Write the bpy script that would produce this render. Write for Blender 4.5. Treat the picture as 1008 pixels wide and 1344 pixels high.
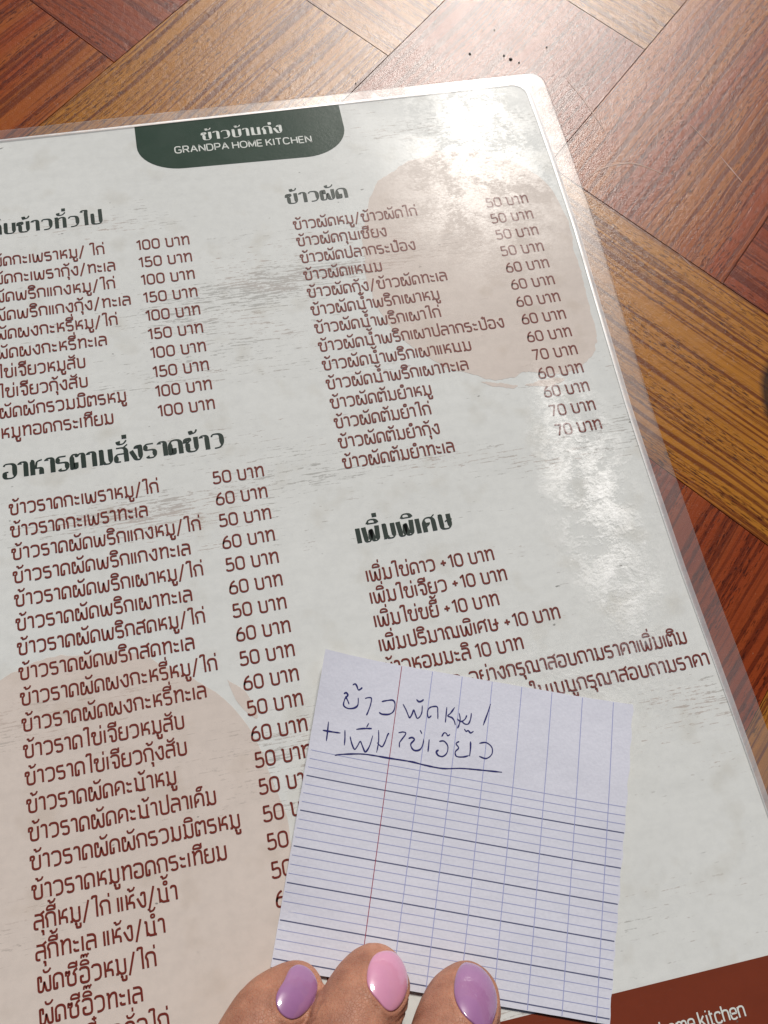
import bpy, bmesh, math, random
from mathutils import Vector, Matrix
from mathutils.bvhtree import BVHTree
from mathutils import noise as mnoise
random.seed(7)
for o in list(bpy.data.objects): bpy.data.objects.remove(o)
SC = bpy.context.scene
U = 0.0065                     # one line of the menu's text, in metres
def W(x, y, z=0.0):            # menu coordinates (x right, y down the page, z up; in lines) to world
    return Vector((x*U, -y*U, z*U))

# ------------------------------------------------------------------ camera
cam = bpy.data.cameras.new('camera'); co = bpy.data.objects.new('camera', cam); SC.collection.objects.link(co)
cam.sensor_fit = 'HORIZONTAL'; cam.sensor_width = 36; cam.lens = 1209.36/1008*36
cam.clip_start = 0.01; cam.clip_end = 50
right = Vector((0.97671358, -0.2009921, 0.07505173))
up = -Vector((-0.15809873, -0.91073831, -0.38152396))
fwd = Vector((0.14503579, 0.36077405, -0.92130706))
co.matrix_world = Matrix((
    (right.x, up.x, -fwd.x, -0.19358*U), (right.y, up.y, -fwd.y, -29.59459*U), (right.z, up.z, -fwd.z, 36.39103*U), (0, 0, 0, 1)))
SC.camera = co

# ------------------------------------------------------------------ sky, sun, exposure
SUN_DIR = Vector((15.5, 40.0, 36.4)).normalized()        # from the table towards the bright side
elev = math.asin(SUN_DIR.z); azim = math.atan2(SUN_DIR.x, SUN_DIR.y)
world = bpy.data.worlds.new('World'); SC.world = world; world.use_nodes = True
wt = world.node_tree; wt.nodes.clear()
sky = wt.nodes.new('ShaderNodeTexSky'); sky.sky_type = 'NISHITA'; sky.sun_disc = False
sky.sun_elevation = elev; sky.sun_rotation = azim; sky.dust_density = 0.4; sky.air_density = 1.0; sky.ozone_density = 1.0
bg = wt.nodes.new('ShaderNodeBackground'); bg.inputs['Strength'].default_value = 0.05
wo = wt.nodes.new('ShaderNodeOutputWorld')
wt.links.new(sky.outputs[0], bg.inputs[0]); wt.links.new(bg.outputs[0], wo.inputs[0])
sl = bpy.data.lights.new('sun', 'SUN'); sl.energy = 5.0; sl.angle = math.radians(14); sl.color = (1.0, 0.95, 0.885)
so = bpy.data.objects.new('sun', sl); SC.collection.objects.link(so)
so.rotation_euler = SUN_DIR.to_track_quat('Z', 'Y').to_euler(); so.location = SUN_DIR*2
SC.view_settings.view_transform = 'Standard'; SC.view_settings.look = 'None'
SC.view_settings.exposure = -0.38; SC.view_settings.gamma = 1.0; SC.view_settings.use_curve_mapping = False
SC.render.engine = 'CYCLES'; SC.cycles.max_bounces = 8; SC.cycles.transparent_max_bounces = 16

# ------------------------------------------------------------------ helpers
def link(o, parent=None):
    SC.collection.objects.link(o)
    if parent is not None: o.parent = parent
    return o
def mesh_obj(name, verts, faces, mat, parent=None, smooth=False):
    me = bpy.data.meshes.new(name); me.from_pydata([tuple(v) for v in verts], [], faces); me.update()
    if mat: me.materials.append(mat)
    if smooth: me.polygons.foreach_set('use_smooth', [True]*len(me.polygons))
    return link(bpy.data.objects.new(name, me), parent)
def thing(name, label, cat, loc=(0, 0, 0), group=None):
    o = bpy.data.objects.new(name, None); o.empty_display_size = 0.02; link(o); o.location = loc
    o['label'] = label; o['category'] = cat
    if group: o['group'] = group
    return o

class NT:
    def __init__(s, name):
        s.m = bpy.data.materials.new(name); s.m.use_nodes = True; s.t = s.m.node_tree; s.t.nodes.clear()
        s.out = s.t.nodes.new('ShaderNodeOutputMaterial')
    def n(s, typ, ins=None, **kw):
        nd = s.t.nodes.new(typ)
        for k, v in kw.items(): setattr(nd, k, v)
        for k, v in (ins or {}).items():
            if isinstance(v, bpy.types.NodeSocket): s.t.links.new(v, nd.inputs[k])
            else: nd.inputs[k].default_value = v
        return nd
    def math(s, op, a, b=0.0, clamp=False):
        nd = s.n('ShaderNodeMath', {0: a, 1: b}, operation=op); nd.use_clamp = clamp; return nd.outputs[0]
    def noise(s, vec, scale, detail=3, rough=.5, dist=0.0):
        return s.n('ShaderNodeTexNoise', {'Vector': vec, 'Scale': scale, 'Detail': detail, 'Roughness': rough, 'Distortion': dist}).outputs[0]
    def mapping(s, vec, scale=(1, 1, 1), loc=(0, 0, 0), rot=(0, 0, 0)):
        return s.n('ShaderNodeMapping', {'Vector': vec, 'Scale': scale, 'Location': loc, 'Rotation': rot}).outputs[0]
    def ramp(s, fac, a, b):
        return s.n('ShaderNodeMapRange', {'Value': fac, 'From Min': a, 'From Max': b, 'To Min': 0.0, 'To Max': 1.0}, clamp=True).outputs[0]
    def mix(s, fac, a, b, blend='MIX'):
        nd = s.t.nodes.new('ShaderNodeMix'); nd.data_type = 'RGBA'; nd.blend_type = blend
        for i, v in ((0, fac), (6, a), (7, b)):
            if isinstance(v, bpy.types.NodeSocket): s.t.links.new(v, nd.inputs[i])
            else: nd.inputs[i].default_value = v if i == 0 else (*v, 1) if len(v) == 3 else v
        return nd.outputs[2]
    def bump(s, h, strength, dist):
        return s.n('ShaderNodeBump', {'Height': h, 'Strength': strength, 'Distance': dist}).outputs[0]
    def pbsdf(s, **k):
        nd = s.t.nodes.new('ShaderNodeBsdfPrincipled')
        for kk, v in k.items():
            kk = kk.replace('_', ' ')
            if isinstance(v, bpy.types.NodeSocket): s.t.links.new(v, nd.inputs[kk])
            else: nd.inputs[kk].default_value = v
        return nd
    def done(s, sh):
        s.t.links.new(sh, s.out.inputs[0]); return s.m
def plain(name, col, rough=.6, spec=.3):
    n = NT(name); return n.done(n.pbsdf(Base_Color=(*col, 1), Roughness=rough, Specular_IOR_Level=spec).outputs[0])

# ------------------------------------------------------------------ materials
def wood(name, light, dark, red, redness):
    n = NT(name); tc = n.n('ShaderNodeTexCoord'); oi = n.n('ShaderNodeObjectInfo')
    off = n.n('ShaderNodeCombineXYZ', {0: n.math('MULTIPLY', oi.outputs['Random'], 3.7), 1: n.math('MULTIPLY', oi.outputs['Random'], 9.1), 2: 0.0}).outputs[0]
    v = n.n('ShaderNodeVectorMath', {0: tc.outputs['Object'], 1: off}, operation='ADD').outputs[0]
    warp = n.noise(n.mapping(v, (9, 12, 1)), 1.0, 2, .5)
    vw = n.n('ShaderNodeVectorMath', {0: v, 1: n.n('ShaderNodeCombineXYZ', {0: 0.0, 1: n.math('MULTIPLY', n.math('SUBTRACT', warp, .5), .008), 2: 0.0}).outputs[0]}, operation='ADD').outputs[0]
    broad = n.noise(n.mapping(vw, (6, 70, 1)), 1.0, 3, .5)
    band = n.noise(n.mapping(vw, (7, 600, 1)), 1.0, 4, .62)
    fine = n.noise(n.mapping(v, (60, 1500, 1)), 1.0, 3, .6)
    pore = n.noise(n.mapping(vw, (320, 2300, 1)), 1.0, 2, .5)
    porem = n.ramp(pore, .55, .60)
    bandm = n.ramp(band, .49, .57)
    redm = n.math('MULTIPLY', n.ramp(broad, .62-redness*.5, .82-redness*.5), .9)
    c = n.mix(n.ramp(fine, .3, .8), light, tuple(x*.72 for x in light))
    c = n.mix(redm, c, red)
    c = n.mix(n.math('MULTIPLY', bandm, .8), c, dark)
    c = n.mix(n.math('MULTIPLY', n.math('MULTIPLY', porem, .8), n.ramp(n.noise(n.mapping(vw, (9, 150, 1), (2, 5, 0)), 1.0, 3, .6), .40, .56)), c, tuple(x*.4 for x in dark))
    # grime and small pale specks
    g = n.noise(n.mapping(tc.outputs['Generated'], (1, 1, 1)), 3.0, 4, .6)
    geo = n.n('ShaderNodeNewGeometry').outputs['Position']
    sp = n.noise(geo, 900.0, 2, .5)
    c = n.mix(n.math('MULTIPLY', n.ramp(sp, .74, .80), .5), c, (.5, .36, .22))
    grit = n.noise(geo, 350.0, 2, .4)
    c = n.mix(n.math('MULTIPLY', n.ramp(grit, .775, .80), .8), c, (.03, .015, .01))
    # soft-edged shadow of an unseen object, painted into the wood colour at the right
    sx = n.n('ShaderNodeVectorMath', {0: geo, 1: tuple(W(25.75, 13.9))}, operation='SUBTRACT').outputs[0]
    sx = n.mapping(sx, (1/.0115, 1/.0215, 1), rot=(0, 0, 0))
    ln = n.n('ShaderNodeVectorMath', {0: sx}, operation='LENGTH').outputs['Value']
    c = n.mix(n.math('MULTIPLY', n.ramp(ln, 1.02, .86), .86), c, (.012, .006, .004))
    # embossed leathery relief of the vinyl
    em = n.noise(geo, 2400.0, 3, .65)
    em2 = n.noise(geo, 420.0, 2, .5)
    scr = n.noise(n.mapping(geo, (1, 1, 1)), 55.0, 2, .4)
    h = n.math('ADD', n.math('MULTIPLY', em, .00018), n.math('ADD', n.math('MULTIPLY', band, -.00010), n.math('MULTIPLY', em2, .00018)))
    rr = n.math('ADD', .20, n.math('MULTIPLY', n.noise(geo, 60.0, 3, .6), .10))
    b = n.pbsdf(Base_Color=c, Roughness=rr, Specular_IOR_Level=.28, Normal=n.bump(h, .42, 1.0))
    return n.done(b.outputs[0])
GOLD = (.43, .165, .016); DARK = (.10, .014, .002); RED = (.15, .022, .006)
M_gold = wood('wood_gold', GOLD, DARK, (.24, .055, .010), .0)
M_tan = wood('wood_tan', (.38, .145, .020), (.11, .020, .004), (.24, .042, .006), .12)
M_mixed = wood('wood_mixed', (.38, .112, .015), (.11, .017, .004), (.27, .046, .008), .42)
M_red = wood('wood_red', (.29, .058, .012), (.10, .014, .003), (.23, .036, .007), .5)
M_crumb = plain('crumb_dark', (.015, .008, .006), .8)
M_seam = plain('seam_brown', (.06, .014, .005), .7)

def paper_mat(name, base, streak=.8):
    n = NT(name); geo = n.n('ShaderNodeNewGeometry').outputs['Position']
    cloud = n.noise(geo, 18.0, 4, .6)
    c = n.mix(n.ramp(cloud, .3, .7), tuple(x*.94 for x in base), base)
    fib = n.noise(n.mapping(geo, (30, 260, 1)), 1.0, 4, .6)
    c = n.mix(n.math('MULTIPLY', n.ramp(fib, .45, .75), .14), c, tuple(x*.64 for x in base))
    # weathered-board print: broken horizontal scrapes gathered in bands
    zone = n.noise(n.mapping(geo, (7, 34, 1), (1.3, .4, 0)), 1.0, 3, .55)
    stre = n.noise(n.mapping(geo, (120, 1700, 1)), 1.0, 4, .62)
    blot = n.noise(n.mapping(geo, (600, 1500, 1)), 1.0, 4, .7)
    thr = n.math('ADD', n.math('MULTIPLY', n.math('SUBTRACT', .62, zone), 1.05), .56)
    s = n.ramp(n.math('SUBTRACT', n.math('ADD', stre, n.math('MULTIPLY', n.math('SUBTRACT', blot, .5), .55)), thr), .0, .05)
    warm = n.ramp(n.noise(n.mapping(geo, (25, 60, 1)), 1.0, 2, .5), .45, .6)
    sc_ = n.mix(warm, (.20, .18, .155), (.30, .18, .13))
    c = n.mix(n.math('MULTIPLY', s, streak*.60), c, sc_)
    # small dark flecks
    fl = n.noise(n.mapping(geo, (260, 420, 1), (3, 1, 0)), 1.0, 2, .5)
    c = n.mix(n.math('MULTIPLY', n.ramp(fl, .745, .78), .75), c, (.12, .11, .10))
    soft = n.noise(geo, 90.0, 3, .5)
    c = n.mix(n.math('MULTIPLY', n.ramp(soft, .56, .75), .30), c, (base[0]*.62, base[1]*.56, base[2]*.46))
    gr = n.noise(geo, 330.0, 4, .7)
    c = n.mix(n.math('MULTIPLY', n.ramp(gr, .42, .66), .13), c, tuple(x*.58 for x in base))
    return n.done(n.pbsdf(Base_Color=c, Roughness=.7, Specular_IOR_Level=.2).outputs[0])
PAPER = (.76, .755, .725)
M_paper = paper_mat('printed_board_paper', PAPER)
M_pink = paper_mat('printed_board_pink', (.72, .62, .555), .5)
M_green = paper_mat('printed_green', (.012, .042, .024), .12)
M_band = paper_mat('printed_rust', (.19, .030, .009), .1)
M_ink = plain('dark_red_ink', (.165, .018, .008), .6)
M_head = plain('green_black_ink', (.010, .024, .016), .6)
M_white = plain('white_ink', (.70, .71, .66), .6)

def film_mat(name, haze, rough_lo, rough_hi, refl=1.0):
    n = NT(name); geo = n.n('ShaderNodeNewGeometry').outputs['Position']
    a = n.noise(geo, 95.0, 8, .72, .5); b = n.noise(n.mapping(geo, (700, 1100, 1)), 1.0, 5, .75, .8)
    big = n.noise(n.mapping(geo, (26, 15, 1), (.33, .7, 0)), 1.0, 2, .5)
    def blobm(x, y, rx, ry):
        d = n.n('ShaderNodeVectorMath', {0: n.mapping(n.n('ShaderNodeVectorMath', {0: geo, 1: tuple(W(x, y))}, operation='SUBTRACT').outputs[0], (1/(rx*U), 1/(ry*U), 0))}, operation='LENGTH').outputs['Value']
        return n.ramp(d, 1.25, .2)
    zone = n.math('MAXIMUM', blobm(14.8, 18.0, 2.3, 7.8), n.math('MAXIMUM', n.math('MULTIPLY', blobm(14.5, -2.5, 4.8, 6.5), .10), n.math('MULTIPLY', blobm(11.5, 24.5, 4.5, 3.5), .5)))  # reflected glare painted in: zones placed by hand get extra reflectivity
    glare_mask = n.math('MULTIPLY', zone, n.ramp(n.math('ADD', n.math('MULTIPLY', a, .62), n.math('MULTIPLY', b, .38)), .45, .60))
    patch = n.ramp(n.math('ADD', n.math('MULTIPLY', a, .55), n.math('ADD', n.math('MULTIPLY', b, .25), n.math('MULTIPLY', big, .55))), .62, .78)
    rough = n.n('ShaderNodeMapRange', {'Value': patch, 'From Min': 0.0, 'From Max': 1.0, 'To Min': rough_lo, 'To Max': rough_hi}).outputs[0]
    rough = n.math('MAXIMUM', rough, n.math('MULTIPLY', n.math('POWER', glare_mask, .25), .62))
    wav = n.math('ADD', n.math('MULTIPLY', n.noise(geo, 22.0, 2, .5), .0005), n.math('MULTIPLY', n.noise(geo, 1100.0, 4, .7), .00006))
    nor = n.bump(wav, .5, 1.0)
    gl = n.n('ShaderNodeBsdfGlossy', {'Color': (1, 1, 1, 1), 'Roughness': rough, 'Normal': nor})
    tr = n.n('ShaderNodeBsdfTransparent', {'Color': (.97, .975, .97, 1)})
    df = n.n('ShaderNodeBsdfDiffuse', {'Color': (.72, .70, .68, 1)})
    m1 = n.n('ShaderNodeMixShader', {0: haze, 1: tr.outputs[0], 2: df.outputs[0]})
    inc = n.n('ShaderNodeNewGeometry').outputs['Incoming']
    dt = n.math('ABSOLUTE', n.n('ShaderNodeVectorMath', {0: inc, 1: nor}, operation='DOT_PRODUCT').outputs['Value'])
    fr = n.math('ADD', .04, n.math('MULTIPLY', .96, n.math('POWER', n.math('SUBTRACT', 1.0, dt), 5.0)))
    m2 = n.n('ShaderNodeMixShader', {0: n.math('MULTIPLY', fr, n.math('ADD', refl, n.math('MULTIPLY', glare_mask, 11.0)), clamp=True), 1: m1.outputs[0], 2: gl.outputs[0]})
    return n.done(m2.outputs[0])
M_film = film_mat('laminate_film', .004, .23, .36, .14)
M_border = film_mat('laminate_border', .11, .26, .45, 1.0)
M_edge = film_mat('laminate_fused_edge', .38, .42, .58, 5.0)  # milky weld line; raised haze and reflectivity also paint in the ridge highlight

# ------------------------------------------------------------------ table
table = thing('table', 'parquet-patterned table top of reddish and golden wood strips under the menu', 'table', (0, 0, -.03))
TZ = .03
def child_pos(v): return Vector(v) + Vector((0, 0, TZ))
def slab(name, quad, z0, z1, mat, parent, bevel=.00006):
    # quad: world xy corners, local frame along the first edge
    p0 = Vector(quad[0]); ax = (Vector(quad[1])-p0); ang = math.atan2(ax.y, ax.x)
    me = bpy.data.meshes.new(name); bm = bmesh.new()
    R = Matrix.Rotation(-ang, 2)
    pts = [R @ (Vector(q)-p0) for q in quad]
    vb = [bm.verts.new((p.x, p.y, z0)) for p in pts]; vt = [bm.verts.new((p.x, p.y, z1)) for p in pts]
    n_ = len(pts)
    bm.faces.new(vb[::-1]); bm.faces.new(vt)
    for i in range(n_): bm.faces.new((vb[i], vb[(i+1) % n_], vt[(i+1) % n_], vt[i]))
    bmesh.ops.recalc_face_normals(bm, faces=bm.faces)
    top = [e for e in bm.edges if abs(e.verts[0].co.z-z1) < 1e-7 and abs(e.verts[1].co.z-z1) < 1e-7]
    bmesh.ops.bevel(bm, geom=top, offset=bevel, segments=1, affect='EDGES')
    bm.to_mesh(me); bm.free(); me.materials.append(mat)
    o = link(bpy.data.objects.new(name, me), parent)
    o.location = (p0.x, p0.y, TZ); o.rotation_euler = (0, 0, ang)
    return o
GO = Vector((-3.26, -11.93)); GA = Vector((7.70, -7.25)); GB = Vector((6.70, 8.48))
def grid(i, j): return GO + GA*i + GB*j
GAP = .0014
def plank(i0, i1, j0, j1, along_i, mat):
    g = GAP
    c = [grid(i0+g, j0+g), grid(i1-g, j0+g), grid(i1-g, j1-g), grid(i0+g, j1-g)]
    if not along_i: c = [c[1], c[2], c[3], c[0]]
    q = [(p.x*U, -p.y*U) for p in c][::-1]
    q = [q[-1]]+q[:-1] if False else q
    # put the first edge along the grain
    q = [q[2], q[3], q[0], q[1]]
    return slab('parquet_strip', q, -.0008, 0.0, mat, table)
special = {('s', -1, 0): M_mixed, ('s', 0, 0): M_gold, ('t', 0, 0): M_red, ('t', 1, 1): M_tan, ('t', 2, 2): M_tan,
           ('s', 1, 0): M_red, ('s', 2, 0): M_mixed, ('t', 0, 4): M_gold, ('s', 3, -4): M_red, ('t', 1, 5): M_red}
mats = [M_gold, M_red, M_mixed, M_tan]
for k in range(-7, 11):
    for per in range(-5, 6):
        i0 = k-1+4*per
        ctr = grid(i0+1, k+.5)
        if -30 < ctr.x < 56 and -36 < ctr.y < 62:
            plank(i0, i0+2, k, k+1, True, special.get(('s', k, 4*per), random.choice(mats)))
for m in range(-9, 12):
    for per in range(-5, 6):
        j1 = m+4*per
        ctr = grid(m+.5, j1-1)
        if -30 < ctr.x < 56 and -36 < ctr.y < 62:
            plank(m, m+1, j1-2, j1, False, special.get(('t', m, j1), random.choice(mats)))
slab('table_core', [(x*U, -y*U) for x, y in ((-24, 54), (50, 54), (50, -30), (-24, -30))], -.022, -.0011, M_seam, table, .001)
M_scratch = plain('scratch_pale', (.42, .22, .14), .45, .5)
def strip(path, w, z, closed=False):
    """flat ribbon along a menu-space path; w a number or list; z number or function"""
    n_ = len(path); V_, F_ = [], []
    for i, p in enumerate(path):
        a = path[max(i-1, 0)]; b = path[min(i+1, n_-1)]
        d = Vector((b[0]-a[0], b[1]-a[1]))
        if d.length < 1e-9: d = Vector((1, 0))
        d.normalize(); nn = Vector((-d.y, d.x)); ww = w[i] if isinstance(w, (list, tuple)) else w
        for s_ in (-1, 1):
            x = p[0]+nn.x*ww*.5*s_; y = p[1]+nn.y*ww*.5*s_
            V_.append(W(x, y, z(x, y) if callable(z) else z))
        if i: q = 2*i; F_.append((q-2, q-1, q+1, q))
    return V_, F_
def catmull(p, seg=5):
    out = []
    for i in range(len(p)-1):
        a = p[max(i-1, 0)]; b = p[i]; c = p[i+1]; d = p[min(i+2, len(p)-1)]
        for k in range(seg):
            t = k/seg
            out.append(tuple(.5*((2*b[j])+(-a[j]+c[j])*t+(2*a[j]-5*b[j]+4*c[j]-d[j])*t*t+(-a[j]+3*b[j]-3*c[j]+d[j])*t**3) for j in (0, 1)))
    out.append(tuple(p[-1])); return out
class Acc:
    def __init__(s): s.v = []; s.f = []; s.k = 0
    def add(s, vf):
        o = len(s.v); s.v += vf[0]; s.f += [tuple(i+o for i in f) for f in vf[1]]
sc = Acc()
for p, w in (([(19.4, -.9), (20.6, -1.6), (22.4, -1.7), (24.0, -.6)], .10), ([(20.4, -8.0), (21.0, -6.2), (21.5, -4.0)], .06), ([(27.2, -1.6), (27.8, .3)], .09),
             ([(26.3, -3.9), (27.0, -2.2)], .05), ([(22.9, 4.2), (23.3, 5.0)], .06), ([(4.6, -10.9), (5.2, -10.1)], .05)):
    pp = catmull(p, 6); ws = [w*math.sin(math.pi*(i+.3)/(len(pp)+.2))*random.uniform(.5, 1.1) for i in range(len(pp))]
    sc.add(strip(pp, ws, .012+.004*len(sc.v)/50))
o = mesh_obj('scratch', [v+Vector((0, 0, TZ)) for v in sc.v], sc.f, M_scratch, table); o['kind'] = 'stuff'
CR = [(17.75, -9.65, .085, 'largest dark crumb on the table above the rounded menu corner'), (17.45, -9.95, .05, 'small crumb just up and left of the largest crumb'),
      (18.15, -9.35, .045, 'thin dark crumb just right of the largest crumb'), (15.6, -10.3, .06, 'lone dark crumb in the glare left of the largest crumb'),
      (17.4, -11.9, .04, 'tiny crumb near the top edge of the photo above the largest crumb'), (20.0, -10.3, .04, 'tiny crumb on the table right of the other crumbs'),
      (9.0, -8.95, .035, 'tiny crumb beside the top edge of the laminate, far left of the others')]
for x, y, r, lab in CR:
    bm = bmesh.new(); bmesh.ops.create_icosphere(bm, subdivisions=2, radius=r*U*1.15)
    for v in bm.verts: v.co *= random.uniform(.65, 1.2); v.co.z *= .6
    me = bpy.data.meshes.new('crumb'); bm.to_mesh(me); bm.free(); me.materials.append(M_crumb)
    c = link(bpy.data.objects.new('crumb', me)); c.location = W(x, y, .03)
    c['label'] = lab; c['category'] = 'crumb'; c['group'] = 'dark crumbs on the table above the menu'

# ------------------------------------------------------------------ menu card
menu = thing('laminated_menu', 'laminated white Thai menu card with dark red text and a green header tab', 'menu')
Z_SHEET, Z_BLOB, Z_BAND, Z_TEXT, Z_FILM = .035, .040, .044, .050, .075
RIGHT = [(-7.45, 18.05), (-3, 18.1), (2, 18.05), (8, 17.8), (12.5, 17.62), (20, 17.58), (25.3, 17.7), (30.4, 17.75), (40, 17.75)]
def xr(y):
    if y <= RIGHT[0][0]: return RIGHT[0][1]
    for (a, b), (c, d) in zip(RIGHT, RIGHT[1:]):
        if y <= c: return b+(d-b)*(y-a)/(c-a)
    return RIGHT[-1][1]
def topy(x): return -7.28-.019*(x+9)
LEFTX, BOTY = -13.0, 38.6
edge = [(LEFTX, BOTY), (LEFTX, topy(LEFTX))] + [(x, topy(x)) for x in range(-12, 18, 2)] + [(xr(-7.8)-.12, topy(18)), (xr(-7.6), topy(18)+.13)]
edge += [(xr(y), y) for y in [k*2.0 for k in range(-3, 20)]] + [(xr(BOTY), BOTY)]
def flat(name, pts, z, z_low, mat, parent):
    n_ = len(pts); V_ = [W(x, y, z) for x, y in pts]+[W(x, y, z_low) for x, y in pts]
    F_ = [tuple(range(n_))]+[(i, i+n_, (i+1) % n_+n_, (i+1) % n_) for i in range(n_)]
    o = mesh_obj(name, V_, F_, mat, parent)
    bm = bmesh.new(); bm.from_mesh(o.data); bmesh.ops.recalc_face_normals(bm, faces=bm.faces)
    if max(bm.faces, key=lambda f: f.calc_area()).normal.z < 0: bmesh.ops.reverse_faces(bm, faces=bm.faces)
    bm.to_mesh(o.data); bm.free(); return o
flat('paper_sheet', edge, Z_SHEET, .012, M_paper, menu)
def rough_loop(pts, amp, freq, seed, keep=None):
    pts = catmull(pts+[pts[0]], 14)[:-1]; out = []
    for x, y in pts:
        a = mnoise.noise((x*freq, y*freq, seed))*amp + mnoise.noise((x*freq*4, y*freq*4, seed))*amp*.45
        if keep and keep(x, y): a = 0
        out.append((x+a*.6, y+a))
    return out
blob = rough_loop([(9.3, -2.6), (8.1, -1.0), (7.35, 1.6), (7.2, 4.3), (7.9, 6.6), (9.3, 8.3), (10.8, 9.3), (12.2, 9.9), (13.4, 9.6), (14.6, 9.9), (15.8, 9.8), (16.7, 9.2),
                   (17.35, 8.1), (17.5, 5.5), (17.75, 3.0), (17.8, 0.6), (17.2, -1.4), (15.8, -2.7), (14.0, -3.6), (11.6, -3.7)], .22, 1.1, 3)
flat('pink_brush_print', blob, Z_BLOB, Z_SHEET+.001, M_pink, menu)
blob = rough_loop([(-12.6, 20.6), (-9.6, 19.5), (-7.6, 19.2), (-5.6, 19.5), (-4.2, 20.4), (-2.6, 21.6), (-1.5, 23.2), (-.8, 25.5), (-.5, 28.0), (-.75, 30.5), (-1.9, 32.6), (-4.2, 34.4), (-8.5, 34.9), (-12.6, 34.3), (-12.9, 27)], .25, .9, 9)
flat('pink_brush_print', blob, Z_BLOB, Z_SHEET+.001, M_pink, menu)
for pts in ([(13.2, 10.3), (14.0, 10.15), (15.2, 10.25), (14.4, 10.5)], [(11.2, 9.75), (12.0, 9.95), (12.9, 10.3), (11.9, 10.2)], [(-2.0, 21.3), (-1.3, 22.0), (-1.1, 23.0), (-1.7, 22.3)]):
    flat('pink_brush_print', rough_loop(pts, .12, 2.0, 5), Z_BLOB, Z_SHEET+.001, M_pink, menu)
flat('footer_band', [(LEFTX+.01, BOTY-.01), (LEFTX+.01, 35.05), (xr(36)-.01, 35.05), (xr(36)-.01, BOTY-.01)], Z_BAND, Z_SHEET+.001, M_band, menu)
tab = [(-2.68, topy(-2.6)+.01)]
for k in range(0, 13):
    a = k/12*math.pi/2; tab.append((-2.70+2.2*(1-math.cos(a)), -6.05+1.62*math.sin(a)))
for k in range(0, 13):
    a = k/12*math.pi/2; tab.append((5.62+2.2*math.sin(a), -6.05+1.72*math.cos(a)))
tab.append((7.82, topy(7.8)+.01))
flat('header_tab', tab, Z_BAND, Z_SHEET+.001, M_green, menu)

# laminate: flat over the sheet, a step down at its edge, then the clear border
def offset_edge(d):
    xs = 17.95+d
    pts = [(LEFTX-d, BOTY+d), (LEFTX-d, topy(LEFTX)-d*.62)]
    for x in range(-12, 18, 2): pts.append((x, topy(x)-d*.62))
    R_ = .75
    cx, cy = xr(-7.6)+d-R_, topy(18)-d*.62+R_
    for k in range(7):
        a = k/6*math.pi/2; pts.append((cx+R_*math.sin(a), cy-R_*math.cos(a)))
    for k in range(-3, 20):
        y = k*2.0; pts.append((xr(y)+d, y))
    pts.append((xr(BOTY)+d, BOTY+d)); return pts
# inner flat uses one ngon, rings around it
def ring_mesh(rings, name, mat, wob=0.0):
    V_, F_ = [], []; n_ = len(rings[0][0])
    for pts, z in rings:
        for (x, y) in pts: V_.append(W(x, y, z+wob*mnoise.noise((x*.55, y*.55, 1.5))))
    for r in range(len(rings)-1):
        for i in range(n_):
            a = r*n_+i; b = r*n_+(i+1) % n_; F_.append((a, b, b+n_, a+n_))
    return V_, F_
def inner(d):
    pts = offset_edge(d)
    return pts
ins = [(-.28, Z_FILM), (-.02, Z_FILM)]
V_, F_ = ring_mesh([(inner(d), z) for d, z in ins], 'f', None)
n_ = len(inner(0)); F_.append(tuple(range(n_)))
o = mesh_obj('laminate_film', V_, F_, M_film, menu)
bm = bmesh.new(); bm.from_mesh(o.data); bmesh.ops.recalc_face_normals(bm, faces=bm.faces)
big = max(bm.faces, key=lambda f: f.calc_area())
if big.normal.z < 0: bmesh.ops.reverse_faces(bm, faces=bm.faces)
for f in bm.faces: f.smooth = f is not big
bm.to_mesh(o.data); bm.free()
o = None
V_, F_ = ring_mesh([(inner(d), z) for d, z in ((-.07, Z_FILM+.002), (.0, Z_FILM+.010), (.06, Z_FILM+.004), (.13, .055), (.22, .036))], 'e', None, .004)
o = mesh_obj('laminate_fused_edge', V_, F_, M_edge, menu, True)
bm = bmesh.new(); bm.from_mesh(o.data)
if sum(f.normal.z for f in bm.faces) < 0: bmesh.ops.reverse_faces(bm, faces=bm.faces)
bm.to_mesh(o.data); bm.free()
ob = [(.22, .036), (.5, .034), (.8, .037), (1.08, .034), (1.16, .030), (1.165, .012)]
V_, F_ = ring_mesh([(inner(d), z) for d, z in ob], 'b', None, .006)
o = mesh_obj('laminate_border', V_, F_, M_border, menu, True)
bm = bmesh.new(); bm.from_mesh(o.data)
if sum(f.normal.z for f in bm.faces) < 0: bmesh.ops.reverse_faces(bm, faces=bm.faces)
bm.to_mesh(o.data); bm.free()

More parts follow.
